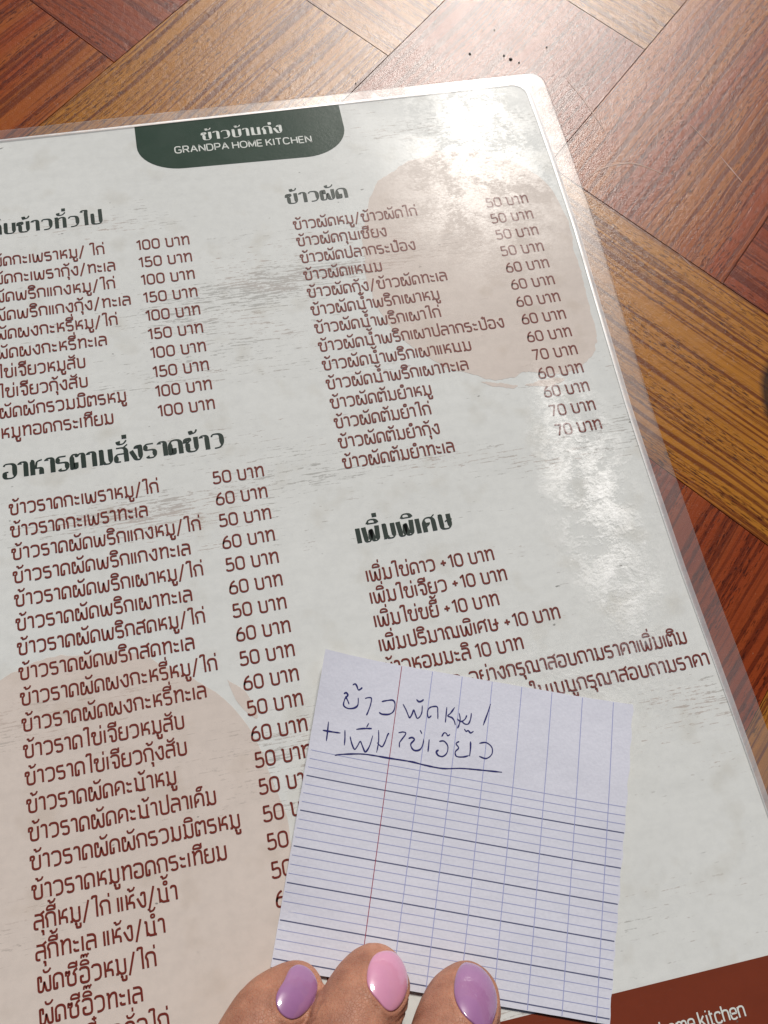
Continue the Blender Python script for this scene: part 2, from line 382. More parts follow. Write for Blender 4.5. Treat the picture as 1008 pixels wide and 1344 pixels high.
# ------------------------------------------------------------------ lettering drawn stroke by stroke
# glyph: (width, [strokes]); stroke = list of (x, y[, corner radius]); y up, body height 1
G = {
'ข': (.66, [[(.0,.66),(.0,.96,.08),(.24,.96,.08),(.24,.76,.05),(.12,.62,.05),(.12,0,.22),(.64,0,.22),(.64,1)]]),
'ช': (.74, [[(.0,.66),(.0,.96,.08),(.24,.96,.08),(.24,.76,.05),(.12,.62,.05),(.12,0,.22),(.64,0,.22),(.64,.72,.1),(.46,.72)],[(.5,.72),(.62,.95,.06),(.8,1.05)]]),
'ซ': (.74, [[(.0,.66),(.0,.96,.06),(.12,.86,.04),(.24,.96,.06),(.24,.76,.05),(.12,.62,.05),(.12,0,.22),(.64,0,.22),(.64,.72,.1),(.46,.72)],[(.5,.72),(.62,.95,.06),(.8,1.05)]]),
'า': (.34, [[(.0,.86),(.0,1,.1),(.34,1,.22),(.34,0)]]),
'ว': (.58, [[(.0,.84),(.04,1,.14),(.58,1,.34),(.58,0,.34),(.10,0)]]),
'ร': (.52, [[(.48,.98),(.0,.98,.14),(.0,.56,.14),(.52,.56,.2),(.52,0,.2),(.14,0,.1),(.08,.12)]]),
'ด': (.62, [[(.22,.42),(.22,.02,.04),(.0,.02,.05),(.0,1,.32),(.62,1,.32),(.62,0)]]),
'ต': (.66, [[(.22,.42),(.22,.02,.04),(.0,.02,.05),(.0,1,.18),(.22,1,.06),(.33,.84,.05),(.44,1,.06),(.66,1,.2),(.66,0)]]),
'ค': (.62, [[(.02,0),(.02,.30,.05),(.26,.44,.08),(.26,.62)],[(.02,.02),(.02,1,.32),(.62,1,.32),(.62,0)]]),
'ศ': (.66, [[(.02,0),(.02,.30,.05),(.26,.44,.08),(.26,.62)],[(.02,.02),(.02,.97,.3),(.62,.97,.32),(.62,0)],[(.5,.92),(.74,1.12)]]),
'ก': (.60, [[(.06,0),(.06,.56,.1),(-.04,.74,.06),(.06,1,.16),(.60,1,.3),(.60,0)]]),
'ถ': (.64, [[(.24,.03),(.08,.03,.04),(.08,.56,.1),(-.02,.74,.06),(.08,1,.16),(.64,1,.3),(.64,0)]]),
'ณ': (1.02, [[(.24,.03),(.08,.03,.04),(.08,.56,.1),(-.02,.74,.06),(.08,1,.16),(.52,1,.26),(.52,0)],[(.52,.3),(.66,.03,.08),(1.06,.03)],[(.96,.03),(.96,1)]]),
'ะ': (.34, [[(.02,.84),(.06,.66,.08),(.36,.66)],[(.02,.28),(.06,.10,.08),(.36,.10)]]),
'เ': (.08, [[(.04,1),(.04,0)]]),
'แ': (.34, [[(.04,1),(.04,0)],[(.30,1),(.30,0)]]),
'พ': (.84, [[(.0,1),(.07,0,.12),(.31,0,.12),(.42,.80,.05),(.53,0,.12),(.77,0,.12),(.84,1)]]),
'ผ': (.84, [[(.22,.62),(.22,.97,.06),(.02,.97,.06),(.02,0,.14),(.30,0,.12),(.43,.62,.05),(.56,0,.12),(.84,0,.14),(.84,1)]]),
'ห': (.60, [[(.0,1),(.04,1,.04),(.08,.9,.04),(.08,0)],[(.08,.44),(.58,.44,.16),(.58,0)],[(.26,.46),(.34,.90,.12),(.64,.98)]]),
'ม': (.66, [[(-.02,1),(.12,1,.06),(.12,.02)],[(-.04,.02),(.16,.02)],[(.12,.24),(.30,.0,.1),(.64,.0,.2),(.64,1)]]),
'น': (.74, [[(-.02,1),(.12,1,.06),(.12,.02)],[(.12,.26),(.30,.03,.1),(.78,.03)],[(.64,.03),(.64,1)]]),
'บ': (.64, [[(-.02,1),(.10,1,.06),(.10,0,.22),(.64,0,.22),(.64,1)]]),
'ป': (.64, [[(-.02,1),(.10,1,.06),(.10,0,.22),(.64,0,.22),(.64,1.42)]]),
'ษ': (.72, [[(-.02,1),(.10,1,.06),(.10,0,.22),(.62,0,.22),(.62,1)],[(.34,.5),(.5,.58,.08),(.56,.46,.08),(.80,.62)]]),
'จ': (.56, [[(.0,.86),(.04,1,.14),(.56,1,.32),(.56,0,.24),(.24,0,.08),(.24,.44,.04),(.04,.44)]]),
'ง': (.56, [[(.30,.80),(.30,.98,.08),(.54,.98,.08),(.54,0,.22),(.28,0,.14),(.0,.66)]]),
'ท': (.64, [[(-.02,1),(.12,1,.06),(.12,0)],[(.12,.66),(.34,1,.14),(.64,1,.24),(.64,0)]]),
'ล': (.60, [[(.26,.02),(.0,.02,.14),(.0,.56,.18),(.60,.56)],[(.04,.99),(.60,.99,.28),(.60,0)]]),
'ส': (.60, [[(.26,.02),(.0,.02,.14),(.0,.56,.18),(.60,.56)],[(.04,.99),(.60,.99,.28),(.60,0)],[(.46,.98),(.72,1.18)]]),
'ย': (.62, [[(.26,.98),(.02,.98,.12),(.02,.56,.12),(.28,.56)],[(.14,.56),(.02,.50,.06),(.02,0,.18),(.62,0,.2),(.62,1)]]),
'อ': (.60, [[(.24,.44),(.02,.44,.06),(.02,0,.22),(.60,0,.24),(.60,1,.3),(.03,1,.14),(.0,.86)]]),
'ไ': (.34, [[(.0,1.30),(.02,1.46,.08),(.34,1.46,.10),(.30,1.2,.1),(.30,0)]]),
'ใ': (.36, [[(.16,1.16),(.0,1.2,.06),(.0,1.46,.1),(.32,1.46,.12),(.32,0)]]),
'/': (.44, [[(.0,-.22),(.42,1.30)]]),
'+': (.50, [[(.0,.5),(.46,.5)],[(.23,.25),(.23,.76)]]),
'0': (.62, [[(.31,1.12),(.0,1.12,.3),(.0,0,.3),(.60,0,.3),(.60,1.12,.3),(.30,1.12)]]),
'1': (.30, [[(.0,.92),(.26,1.12,.02),(.26,0)]]),
'5': (.56, [[(.50,1.12),(.08,1.12,.02),(.06,.62,.04),(.56,.72,.3),(.56,0,.3),(.0,0,.2),(.0,.16)]]),
'6': (.58, [[(.46,1.12),(.2,.98,.2),(.0,.5,.3),(.0,0,.28),(.58,0,.28),(.58,.68,.28),(.06,.68,.2),(.02,.4)]]),
'7': (.54, [[(.0,1.12),(.54,1.12,.03),(.18,0)]]),
'G': (.92, [[(.86,.98),(.7,1.12,.1),(.0,1.12,.42),(.0,0,.42),(.88,0,.3),(.88,.52,.02),(.50,.52)]]),
'R': (.80, [[(.0,0),(.0,1.12,.02),(.76,1.12,.26),(.76,.52,.26),(.0,.52)],[(.42,.52),(.80,0)]]),
'A': (.96, [[(.0,0),(.47,1.12,.01),(.94,0)],[(.18,.38),(.76,.38)]]),
'N': (.84, [[(.0,0),(.0,1.12,.01),(.84,0,.01),(.84,1.12)]]),
'D': (.88, [[(.0,.03),(.0,1.12,.02),(.86,1.12,.45),(.86,0,.45),(.0,0)]]),
'P': (.76, [[(.0,0),(.0,1.12,.02),(.76,1.12,.28),(.76,.48,.28),(.0,.48)]]),
'H': (.84, [[(.0,0),(.0,1.12)],[(.84,0),(.84,1.12)],[(.0,.56),(.84,.56)]]),
'O': (.98, [[(.49,1.12),(.0,1.12,.5),(.0,0,.5),(.98,0,.5),(.98,1.12,.5),(.48,1.12)]]),
'M': (.98, [[(.0,0),(.0,1.12,.01),(.49,.1,.02),(.98,1.12,.01),(.98,0)]]),
'E': (.70, [[(.70,1.12),(.0,1.12,.01),(.0,0,.01),(.70,0)],[(.0,.56),(.64,.56)]]),
'K': (.80, [[(.0,0),(.0,1.12)],[(.76,1.12),(.04,.46)],[(.28,.70),(.80,0)]]),
'I': (.06, [[(.03,0),(.03,1.12)]]),
'T': (.84, [[(.0,1.12),(.84,1.12)],[(.42,1.12),(.42,0)]]),
'C': (.92, [[(.88,.9),(.7,1.12,.2),(.0,1.12,.45),(.0,0,.45),(.7,0,.2),(.88,.22)]]),
'k': (.60, [[(.0,0),(.0,1.42)],[(.54,.98),(.02,.42)],[(.20,.62),(.60,0)]]),
'i': (.06, [[(.03,0),(.03,.98)],[(.03,1.24),(.03,1.40)]]),
't': (.40, [[(.14,1.3),(.14,0,.14),(.40,0)],[(.0,.98),(.40,.98)]]),
'c': (.60, [[(.60,.78),(.56,.98,.16),(.0,.98,.3),(.0,0,.3),(.56,0,.16),(.60,.2)]]),
'h': (.62, [[(.0,0),(.0,1.42)],[(.0,.7),(.1,.98,.16),(.62,.98,.26),(.62,0)]]),
'e': (.64, [[(.0,.50),(.64,.50,.02),(.64,.98,.3),(.0,.98,.3),(.0,0,.3),(.5,0,.16),(.60,.14)]]),
'n': (.62, [[(.0,0),(.0,.98)],[(.0,.7),(.1,.98,.16),(.62,.98,.26),(.62,0)]]),
'a': (.60, [[(.04,.86),(.12,.98,.12),(.58,.98,.22),(.58,0)],[(.58,.58),(.0,.58,.24),(.0,0,.24),(.58,0,.2),(.58,.3)]]),
'o': (.66, [[(.33,.98),(.0,.98,.33),(.0,0,.33),(.66,0,.33),(.66,.98,.33),(.32,.98)]]),
'm': (1.0, [[(.0,0),(.0,.98)],[(.0,.7),(.1,.98,.16),(.50,.98,.22),(.50,0)],[(.50,.7),(.6,.98,.16),(1.0,.98,.22),(1.0,0)]]),
'd': (.64, [[(.64,0),(.64,1.42)],[(.64,.7),(.6,.98,.2),(.0,.98,.3),(.0,0,.3),(.6,0,.2),(.64,.3)]]),
'p': (.64, [[(.0,-.4),(.0,.98)],[(.0,.7),(.06,.98,.2),(.64,.98,.3),(.64,0,.3),(.06,0,.2),(.0,.3)]]),
'r': (.40, [[(.0,0),(.0,.98)],[(.0,.66),(.1,.98,.2),(.40,.98)]]),
' ': (.34, []),
}
# marks: x measured from the right stem of the letter below
MK = {
'่': [[(0,.0),(0,.26)]],
'้': [[(-.42,.20),(-.28,.22,.05),(-.26,.04,.05),(.0,.10,.1),(.10,.30)]],
'๊': [[(-.44,.02),(-.42,.22,.06),(-.30,.22,.04),(-.26,.08,.03),(-.20,.22,.04),(-.06,.22,.06),(-.04,.02)],[(-.05,.12),(.10,.28)]],
'๋': [[(-.16,.12),(.16,.12)],[(0,-.04),(0,.28)]],
'็': [[(-.36,.0),(-.44,.12,.1),(-.30,.28,.1),(.06,.28)],[(-.36,.02),(-.1,.02,.1),(-.08,.18)]],
'ั': [[(-.42,.26),(-.38,.04,.12),(-.10,.04,.16),(.08,.28)]],
'ิ': [[(-.54,.0),(-.50,.27,.2),(-.02,.27,.22),(.04,.0)],[(-.56,.0),(.06,.0)]],
'ี': [[(-.54,.0),(-.50,.27,.2),(-.02,.27,.22),(.04,.0)],[(-.56,.0),(.06,.0)],[(.04,.0),(.04,.36)]],
'ื': [[(-.54,.0),(-.50,.27,.2),(-.02,.27,.22),(.04,.0)],[(-.56,.0),(.06,.0)],[(.04,.0),(.04,.36)],[(-.14,.2),(-.14,.38)]],
'ุ': [[(-.16,-.18),(-.02,-.18,.04),(-.02,-.48)]],
'ู': [[(-.40,-.18),(-.28,-.18,.04),(-.28,-.46,.08),(.0,-.46,.08),(.0,-.16)]],
'ํ': [[(-.14,.24),(-.26,.24,.1),(-.26,.02,.1),(-.02,.02,.1),(-.02,.24,.1),(-.15,.24)]],
}
TONES = '่้๊๋'; ABOVE = 'ัิี็ํ'; BELOW = 'ุู'
def rounded(st):
    out = []
    for i, p in enumerate(st):
        r = p[2] if len(p) > 2 else 0
        if r and 0 < i < len(st)-1:
            a, b = Vector(st[i-1][:2]), Vector(st[i+1][:2]); q = Vector(p[:2])
            da, db = (a-q), (b-q); ra = min(r, da.length*.5 if 1 < i else da.length*.95); rb = min(r, db.length*.5 if i < len(st)-2 else db.length*.95)
            p0 = q+da.normalized()*ra; p2 = q+db.normalized()*rb
            for k in range(6):
                t = k/5; m_ = 1-t
                # conic-like corner, fuller than a parabola
                w_ = .95
                den = m_*m_+2*m_*t*w_+t*t
                out.append(tuple((p0*m_*m_+q*2*m_*t*w_+p2*t*t)/den))
        else: out.append(tuple(p[:2]))
    res = [out[0]]
    for p in out[1:]:
        if (Vector(p)-Vector(res[-1])).length > 1e-4: res.append(p)
    return res
def layout(text, track=.24):
    x = 0.0; last = (0, 0); strokes = []; high = 0.0; tall = 0
    t = text.replace('ำ', 'ํา')
    i = 0
    # nikhahit comes after a tone mark visually below it: reorder
    chars = list(t)
    for k in range(len(chars)-1):
        if chars[k] in TONES and chars[k+1] == 'ํ': chars[k], chars[k+1] = chars[k+1], chars[k]
    for ch in chars:
        if ch in MK:
            sx = last[1]
            if ch in BELOW: dy = 0
            elif ch in ABOVE: dy = 1.20; high = 1
            else: dy = 1.62 if high else 1.22
            if tall and ch not in BELOW: sx -= .16
            if high and ch in TONES: sx += -.02
            for st in MK[ch]: strokes.append([(p[0]+sx, p[1]+dy)+tuple(p[2:]) for p in st])
            continue
        w, ss = G[ch]
        if ch == ' ': x += w; last = (x, x); high = 0; continue
        for st in ss: strokes.append([(p[0]+x, p[1])+tuple(p[2:]) for p in st])
        last = (x, x+w); high = 0; tall = ch == 'ป'; x += w+track
    return strokes, x-track
def draw_text(text, x0, y, H, weight=.162, mat=None, name='menu_line', width=None, xright=None, slope=0.0, nib=None, track=.24, parent=None, z=None, label=None):
    strokes, w = layout(text, track)
    sx = H
    if width: sx = width/w
    if xright is not None and x0 is None: x0 = xright-w*sx
    acc = Acc(); z0 = Z_TEXT if z is None else z
    for k, st in enumerate(strokes):
        pts = rounded(st)
        if nib:   # broad-nib contrast: thick stems, hairline joins
            P = []
            for (a, b) in zip(pts, pts[1:]):
                L = math.hypot(b[0]-a[0], b[1]-a[1]); m_ = max(1, int(L/.10))
                for q in range(m_): P.append((a[0]+(b[0]-a[0])*q/m_, a[1]+(b[1]-a[1])*q/m_))
            P.append(pts[-1]); pts = P
            ws = []
            for i in range(len(pts)):
                a = pts[max(i-1, 0)]; b = pts[min(i+1, len(pts)-1)]; dx, dy = b[0]-a[0], b[1]-a[1]; L = math.hypot(dx, dy) or 1
                v = max(0.0, (abs(dy)*1.0+.0*dx)/L); up_ = (dx*dy) > 0 and abs(dx) > abs(dy)*.15
                ww = nib[0]+(nib[1]-nib[0])*(v**2.2)
                if up_: ww *= .45
                ws.append(max(ww, nib[0]))
            ws = [(ws[max(i-1, 0)]+ws[i]*2+ws[min(i+1, len(ws)-1)])/4 for i in range(len(ws))]
        else: ws = weight
        mp = [(x0+p[0]*sx, y+slope*(p[0]*sx)-p[1]*H) for p in pts]
        if isinstance(ws, list): ws = [q*H for q in ws]
        else: ws = ws*H*(.84 if min(p[1] for p in st) > 1.15 and max(p[1] for p in st)-min(p[1] for p in st) < .5 else 1)
        acc.add(strip(mp, ws, z0+.0006*(k % 9)))
    o = mesh_obj(name, acc.v, acc.f, mat, parent or menu)
    # ribbons must face up
    bm = bmesh.new(); bm.from_mesh(o.data)
    for f in bm.faces:
        if f.normal.z < 0: f.normal_flip()
    bm.to_mesh(o.data); bm.free()
    if label: o['label'] = label
    return o
HB = .47
left_names = ['ข้าวราดกะเพราหมู/ไก่','ข้าวราดกะเพราทะเล','ข้าวราดผัดพริกแกงหมู/ไก่','ข้าวราดผัดพริกแกงทะเล','ข้าวราดผัดพริกเผาหมู/ไก่','ข้าวราดผัดพริกเผาทะเล','ข้าวราดผัดพริกสดหมู/ไก่','ข้าวราดผัดพริกสดทะเล','ข้าวราดผัดผงกะหรี่หมู/ไก่','ข้าวราดผัดผงกะหรี่ทะเล','ข้าวราดไข่เจียวหมูสับ','ข้าวราดไข่เจียวกุ้งสับ','ข้าวราดผัดคะน้าหมู','ข้าวราดผัดคะน้าปลาเค็ม','ข้าวราดผัดผักรวมมิตรหมู','ข้าวราดหมูทอดกระเทียม','สุกี้หมู/ไก่ แห้ง/น้ำ','สุกี้ทะเล แห้ง/น้ำ','ผัดซีอิ๊วหมู/ไก่','ผัดซีอิ๊วทะเล','ก๋วยเตี๋ยวคั่วไก่']
left_right = [-3.74,-4.3,-2.22,-2.77,-2.38,-2.95,-2.56,-3.11,-2.34,-2.9,-3.88,-3.9,-4.41,-3.05,-2.3,-2.93,-4.85,-5.4,-5.82,-6.39,-5.6]
left_price = ['50','60','50','60','50','60','50','60','50','60','50','60','50','50','50','50','50','60','50','60','50']
for k, (t, r_, p) in enumerate(zip(left_names, left_right, left_price)):
    y = 12.83+.9996*k; x0 = -9.80
    draw_text(t, x0, y, HB, mat=M_ink, width=r_-x0)
    draw_text(p+' บาท', -1.38, y, HB, mat=M_ink, name='price', width=2.12)
right_names = ['ข้าวผัดหมู/ข้าวผัดไก่','ข้าวผัดกุนเชียง','ข้าวผัดปลากระป๋อง','ข้าวผัดแหนม','ข้าวผัดกุ้ง/ข้าวผัดทะเล','ข้าวผัดน้ำพริกเผาหมู','ข้าวผัดน้ำพริกเผาไก่','ข้าวผัดน้ำพริกเผาปลากระป๋อง','ข้าวผัดน้ำพริกเผาแหนม','ข้าวผัดน้ำพริกเผาทะเล','ข้าวผัดต้มยำหมู','ข้าวผัดต้มยำไก่','ข้าวผัดต้มยำกุ้ง','ข้าวผัดต้มยำทะเล']
right_right = [10.35,8.61,9.84,7.97,10.96,10.36,10.19,13.06,11.2,10.81,8.84,8.58,8.76,9.2]
right_price = ['50','50','50','50','60','60','60','60','60','70','60','60','70','70']
for k, (t, r_, p) in enumerate(zip(right_names, right_right, right_price)):
    y = .05+k*1.0; x0 = 4.24
    draw_text(t, x0, y, HB, mat=M_ink, width=r_-x0)
    draw_text(p+' บาท', 14.01, y, HB, mat=M_ink, name='price', width=2.12)
up_names = ['ผัดกะเพราหมู/ ไก่','ผัดกะเพรากุ้ง/ทะเล','ผัดพริกแกงหมู/ไก่','ผัดพริกแกงกุ้ง/ทะเล','ผัดผงกะหรี่หมู/ไก่','ผัดผงกะหรี่ทะเล','ไข่เจียวหมูสับ','ไข่เจียวกุ้งสับ','ผัดผักรวมมิตรหมู','หมูทอดกระเทียม']
up_right = [-4.86,-4.45,-4.55,-3.94,-4.63,-5.2,-6.23,-6.21,-4.63,-5.27]
for k, (t, r_) in enumerate(zip(up_names, up_right)):
    y = .20+1.003*k; x0 = -9.95
    draw_text(t, x0, y, HB, mat=M_ink, width=r_-x0)
    draw_text(('100', '150')[k % 2 if k < 8 else 0]+' บาท', -3.30, y, HB, mat=M_ink, name='price', width=2.42)
extra = [('เพิ่มไข่ดาว +10 บาท', 4.24, 9.69, 18.30), ('เพิ่มไข่เจียว +10 บาท', 4.21, 10.01, 19.26), ('เพิ่มไข่ขยี้ +10 บาท', 4.18, 9.41, 20.26), ('เพิ่มปริมาณพิเศษ +10 บาท', 4.18, 11.79, 21.28),
         ('ข้าวหอมมะลิ 10 บาท', 4.18, 9.94, 22.25), ('เพิ่มทุก', 4.2, 7.1, 23.26), ('อย่างกรุณาสอบถามราคาเพิ่มเติม', 7.5, 16.78, 23.26), ('นอกเหนือจาก', 4.2, 9.62, 24.3), ('ในเมนูกรุณาสอบถามราคา', 9.82, 17.41, 24.3)]
for t, a, b, y in extra: draw_text(t, a, y, HB, mat=M_ink, width=b-a)
NIB = (.07, .30)
draw_text('กับข้าวทั่วไป', -9.9, -1.60, .60, mat=M_head, name='heading', width=5.07, nib=NIB, track=.30)
draw_text('ข้าวผัด', 4.17, -1.53, .60, mat=M_head, name='heading', width=2.94, nib=NIB, track=.30)
draw_text('อาหารตามสั่งราดข้าว', -9.93, 11.16, .68, mat=M_head, name='heading', width=9.15, nib=NIB, track=.30)
draw_text('เพิ่มพิเศษ', 4.22, 16.57, .66, mat=M_head, name='heading', width=4.06, nib=NIB, track=.34)
draw_text('ข้าวบ้านก๋ง', .60, -6.08, .50, mat=M_white, name='heading', width=3.98, nib=NIB, track=.32)
draw_text('GRANDPA HOME KITCHEN', -.86, -5.42, .36, mat=M_white, name='heading', width=6.86, weight=.17, slope=.022, track=.30)
draw_text('Grandpa home kitchen'.replace('G', 'G'), None, 36.74, .345, mat=M_white, name='footer_text', xright=14.4, weight=.17)

# ------------------------------------------------------------------ handwritten note
note = thing('paper_note', 'torn square of ruled notebook paper with handwritten Thai order, held on the menu', 'note')
NA = math.radians(20.6); NO = (1.97, 20.94)
def NP(u, v):
    return (NO[0]+u*math.cos(NA)-v*math.sin(NA), NO[1]+u*math.sin(NA)+v*math.cos(NA))
def nz(u, v):
    z = .130 + .045*mnoise.noise((u*.22, v*.22, 2.0))
    z += .55*max(0, 1-u/3.4)**2*max(0, 1-v/9.5)**.8        # left edge lifts a little
    z += .22*max(0, (u-9.6)/2.8)**2*max(0, min(1, (11.5-v)/8))
    return z
def tear(v): return 12.45-.018*v + .035*mnoise.noise((v*1.7, 3.1, 0))+.03*mnoise.noise((v*7.0, 5.1, 0)) + (.035 if (v*2.6) % 1 > .5 else 0)
n = NT('note_paper'); geo = n.n('ShaderNodeNewGeometry').outputs['Position']
fb = n.noise(geo, 1400.0, 3, .6); cl = n.noise(geo, 70.0, 3, .5)
c = n.mix(n.ramp(fb, .3, .75), (.64, .64, .71), (.70, .70, .765)); c = n.mix(n.math('MULTIPLY', n.ramp(cl, .4, .7), .3), c, (.64, .64, .71))
M_note = n.done(n.pbsdf(Base_Color=c, Roughness=.75, Specular_IOR_Level=.28, Normal=n.bump(n.math('ADD', n.math('MULTIPLY', fb, .00006), n.math('MULTIPLY', cl, .0006)), .7, 1.0)).outputs[0])
nu, nv = 40, 40; V_, F_ = [], []
for side in (0, 1):
    for j in range(nv+1):
        v = j/nv*11.42
        for i in range(nu+1):
            u0 = .012*v + .012*mnoise.noise((v*2, 9, 0)); u1 = tear(v); u = u0+(u1-u0)*i/nu
            vv = v + (.012*mnoise.noise((u*3, v, 7)) if j in (0, nv) else 0)
            x, y = NP(u, vv); V_.append(W(x, y, nz(u, vv)-(.008 if side else 0)))
S = (nu+1)*(nv+1)
for j in range(nv):
    for i in range(nu):
        a = j*(nu+1)+i; F_.append((a, a+nu+1, a+nu+2, a+1)); F_.append((a+S, a+1+S, a+nu+2+S, a+nu+1+S))
rim = [i for i in range(nu+1)]+[j*(nu+1)+nu for j in range(1, nv+1)]+[nv*(nu+1)+i for i in range(nu-1, -1, -1)]+[j*(nu+1) for j in range(nv-1, 0, -1)]
for a, b in zip(rim, rim[1:]+rim[:1]): F_.append((a, b, b+S, a+S))
sheet = mesh_obj('note_sheet', V_, F_, M_note, note, True)
bm = bmesh.new(); bm.from_mesh(sheet.data); bmesh.ops.recalc_face_normals(bm, faces=bm.faces); bm.to_mesh(sheet.data); bm.free()
sheet.data.set_sharp_from_angle(angle=math.radians(35))
def nstrip(pts, w, dz):
    V2, F2 = [], []; n_ = len(pts)
    for i, p in enumerate(pts):
        a = pts[max(i-1, 0)]; b = pts[min(i+1, n_-1)]; d = Vector((b[0]-a[0], b[1]-a[1]))
        d = d.normalized() if d.length > 1e-9 else Vector((1, 0)); ww = w[i] if isinstance(w, list) else w
        for s_ in (-1, 1):
            u = p[0]-d.y*ww*.5*s_; v = p[1]+d.x*ww*.5*s_; x, y = NP(u, v); V2.append(W(x, y, nz(u, v)+dz))
        if i: q = 2*i; F2.append((q-2, q-1, q+1, q))
    return V2, F2
def up_faces(o):
    bm = bmesh.new(); bm.from_mesh(o.data)
    for f in bm.faces:
        if f.normal.z < 0: f.normal_flip()
    bm.to_mesh(o.data); bm.free()
M_blue = plain('rule_blue', (.32, .34, .56), .8); M_dk = plain('rule_dark', (.10, .11, .20), .8); M_redl = plain('rule_red', (.30, .05, .09), .8)
M_pen = plain('pen_ink', (.018, .018, .13), .4, .5)
def clipu(pts): return pts
for k in range(6):
    v0 = 4.83+1.262*k
    if v0 < 11.35:
        a = Acc(); a.add(nstrip([(u, v0+(u-.2)*.008) for u in [.16+(tear(v0)-.19)*q/40 for q in range(41)]], .042, .004))
        up_faces(mesh_obj('heavy_rule', a.v, a.f, M_dk, note))
for k in range(-1, 6):
    for s_ in (1, 2, 3):
        v0 = 4.83+1.262*k+s_*.3155
        if v0 < 11.38:
            a = Acc(); a.add(nstrip([(u, v0+(u-.2)*.008) for u in [.16+(tear(v0)-.19)*q/40 for q in range(41)]], .022, .0045))
            up_faces(mesh_obj('fine_rule', a.v, a.f, M_blue, note))
for k, u0 in enumerate((4.36, 5.57, 6.79, 7.99, 9.22, 10.46, 11.69)):
    a = Acc(); a.add(nstrip([(u0+.10*v/11.4+.0, v) for v in [.03+11.36*q/40 for q in range(41)]], .030, .005))
    up_faces(mesh_obj('upright_rule', a.v, a.f, M_blue, note))
a = Acc(); a.add(nstrip([(3.11+.19*v/11.4, v) for v in [.03+11.36*q/40 for q in range(41)]], .030, .0055))
up_faces(mesh_obj('margin_line', a.v, a.f, M_redl, note))
HW=[[(1.02,1.55),(1.1,1.49),(1.18,1.57),(1.11,1.69),(1.08,1.81),(1.08,1.97),(1.17,2.05),(1.32,2.07),(1.51,2.01),(1.62,1.9),(1.63,1.76),(1.6,1.59)],[(1.1,1.63),(1.22,1.79),(1.29,1.91)],[(1.3,1.14),(1.39,1.08),(1.47,1.15),(1.55,1.28),(1.63,1.24),(1.69,1.16)],[(1.87,1.56),(2.01,1.5),(2.12,1.52),(2.12,1.77),(2.07,2.05),(2.03,2.19)],[(2.54,1.56),(2.74,1.48),(2.96,1.43),(3.07,1.56),(3.06,1.83),(2.91,1.99),(2.64,2.04),(2.5,1.99)],[(3.38,1.51),(3.53,1.71),(3.65,1.91),(3.72,1.99),(3.79,1.84),(3.83,1.67),(3.92,1.82),(4.01,1.96),(4.11,1.88),(4.16,1.69),(4.14,1.44)],[(3.88,1.24),(3.99,1.31),(4.1,1.26),(4.16,1.19)],[(4.55,1.77),(4.45,1.86),(4.38,1.7),(4.41,1.51),(4.55,1.41),(4.73,1.39),(4.78,1.58),(4.82,1.85)],[(5.11,1.34),(5.12,1.61),(5.13,1.93)],[(5.42,1.29),(5.29,1.54),(5.19,1.67),(5.36,1.71),(5.47,1.82),(5.53,1.97)],[(5.62,1.48),(5.69,1.7),(5.68,1.92),(5.63,2.08)],[(5.57,1.72),(5.73,1.8),(5.88,1.68),(5.93,1.52)],[(6.1,1.4),(6.1,1.63),(6.03,1.84),(5.88,1.86),(5.75,1.76)],[(6.82,0.91),(6.73,1.34),(6.62,1.79)],[(0.62,2.72),(0.65,3.09),(0.67,3.45)],[(0.46,3.08),(0.79,3.07),(1.15,3.05)],[(1.3,2.91),(1.35,3.19),(1.38,3.47)],[(1.54,3.11),(1.65,3.36),(1.79,3.55),(1.88,3.41),(1.96,3.22),(2.09,3.41),(2.22,3.57),(2.34,3.33),(2.4,2.92)],[(1.73,2.8),(1.99,2.72),(2.32,2.66)],[(2.17,2.48),(2.11,2.65)],[(2.59,2.67),(2.66,3.1),(2.65,3.52)],[(2.61,3.15),(2.81,3.27),(2.9,3.1),(2.97,2.78),(3.02,2.73)],[(3.37,2.64),(3.54,2.58),(3.66,2.62),(3.54,2.86),(3.47,3.01),(3.49,3.18)],[(3.79,2.79),(3.92,2.73),(4.02,2.8),(3.91,2.98),(3.98,3.14),(4.12,3.2),(4.29,3.13),(4.37,2.94),(4.38,2.72)],[(4.19,2.4),(4.28,2.52)],[(4.59,2.69),(4.6,2.9),(4.61,3.16)],[(4.99,2.7),(5.17,2.66),(5.34,2.82),(5.34,3.08),(5.2,3.24),(5.02,3.23),(4.93,3.11),(5.01,3.03)],[(5.06,2.5),(5.13,2.35),(5.22,2.35),(5.29,2.43),(5.37,2.36)],[(5.76,2.57),(5.65,2.68),(5.77,2.82),(5.66,2.99),(5.73,3.15),(5.99,3.13),(6.2,3.04)],[(6.2,2.5),(6.23,2.76),(6.23,3.06)],[(5.9,2.06),(5.98,2.14),(6.06,2.1),(6.16,2.17),(6.27,2.09)],[(6.55,2.51),(6.81,2.44),(7.05,2.58),(7.08,2.84),(6.88,3.04),(6.6,3.0)],[(1.08,3.91),(1.37,3.82),(2.06,3.68),(2.59,3.65),(3.12,3.65),(4.01,3.64),(4.55,3.68),(5.26,3.69),(5.96,3.57),(6.66,3.51),(7.55,3.45)]]
a = Acc()
for k, s_ in enumerate(HW):
    pts = catmull(s_, 6); n_ = len(pts)
    base = .064 if k < len(HW)-1 else .062
    ws = [base*(.62+.75*abs(mnoise.noise((p[0]*3.5, p[1]*3.5, 4.4))))*(1 if 1 < i < n_-2 else .7) for i, p in enumerate(pts)]
    a.add(nstrip(pts, ws, .0065+.0006*(k % 9)))
up_faces(mesh_obj('handwriting', a.v, a.f, M_pen, note))

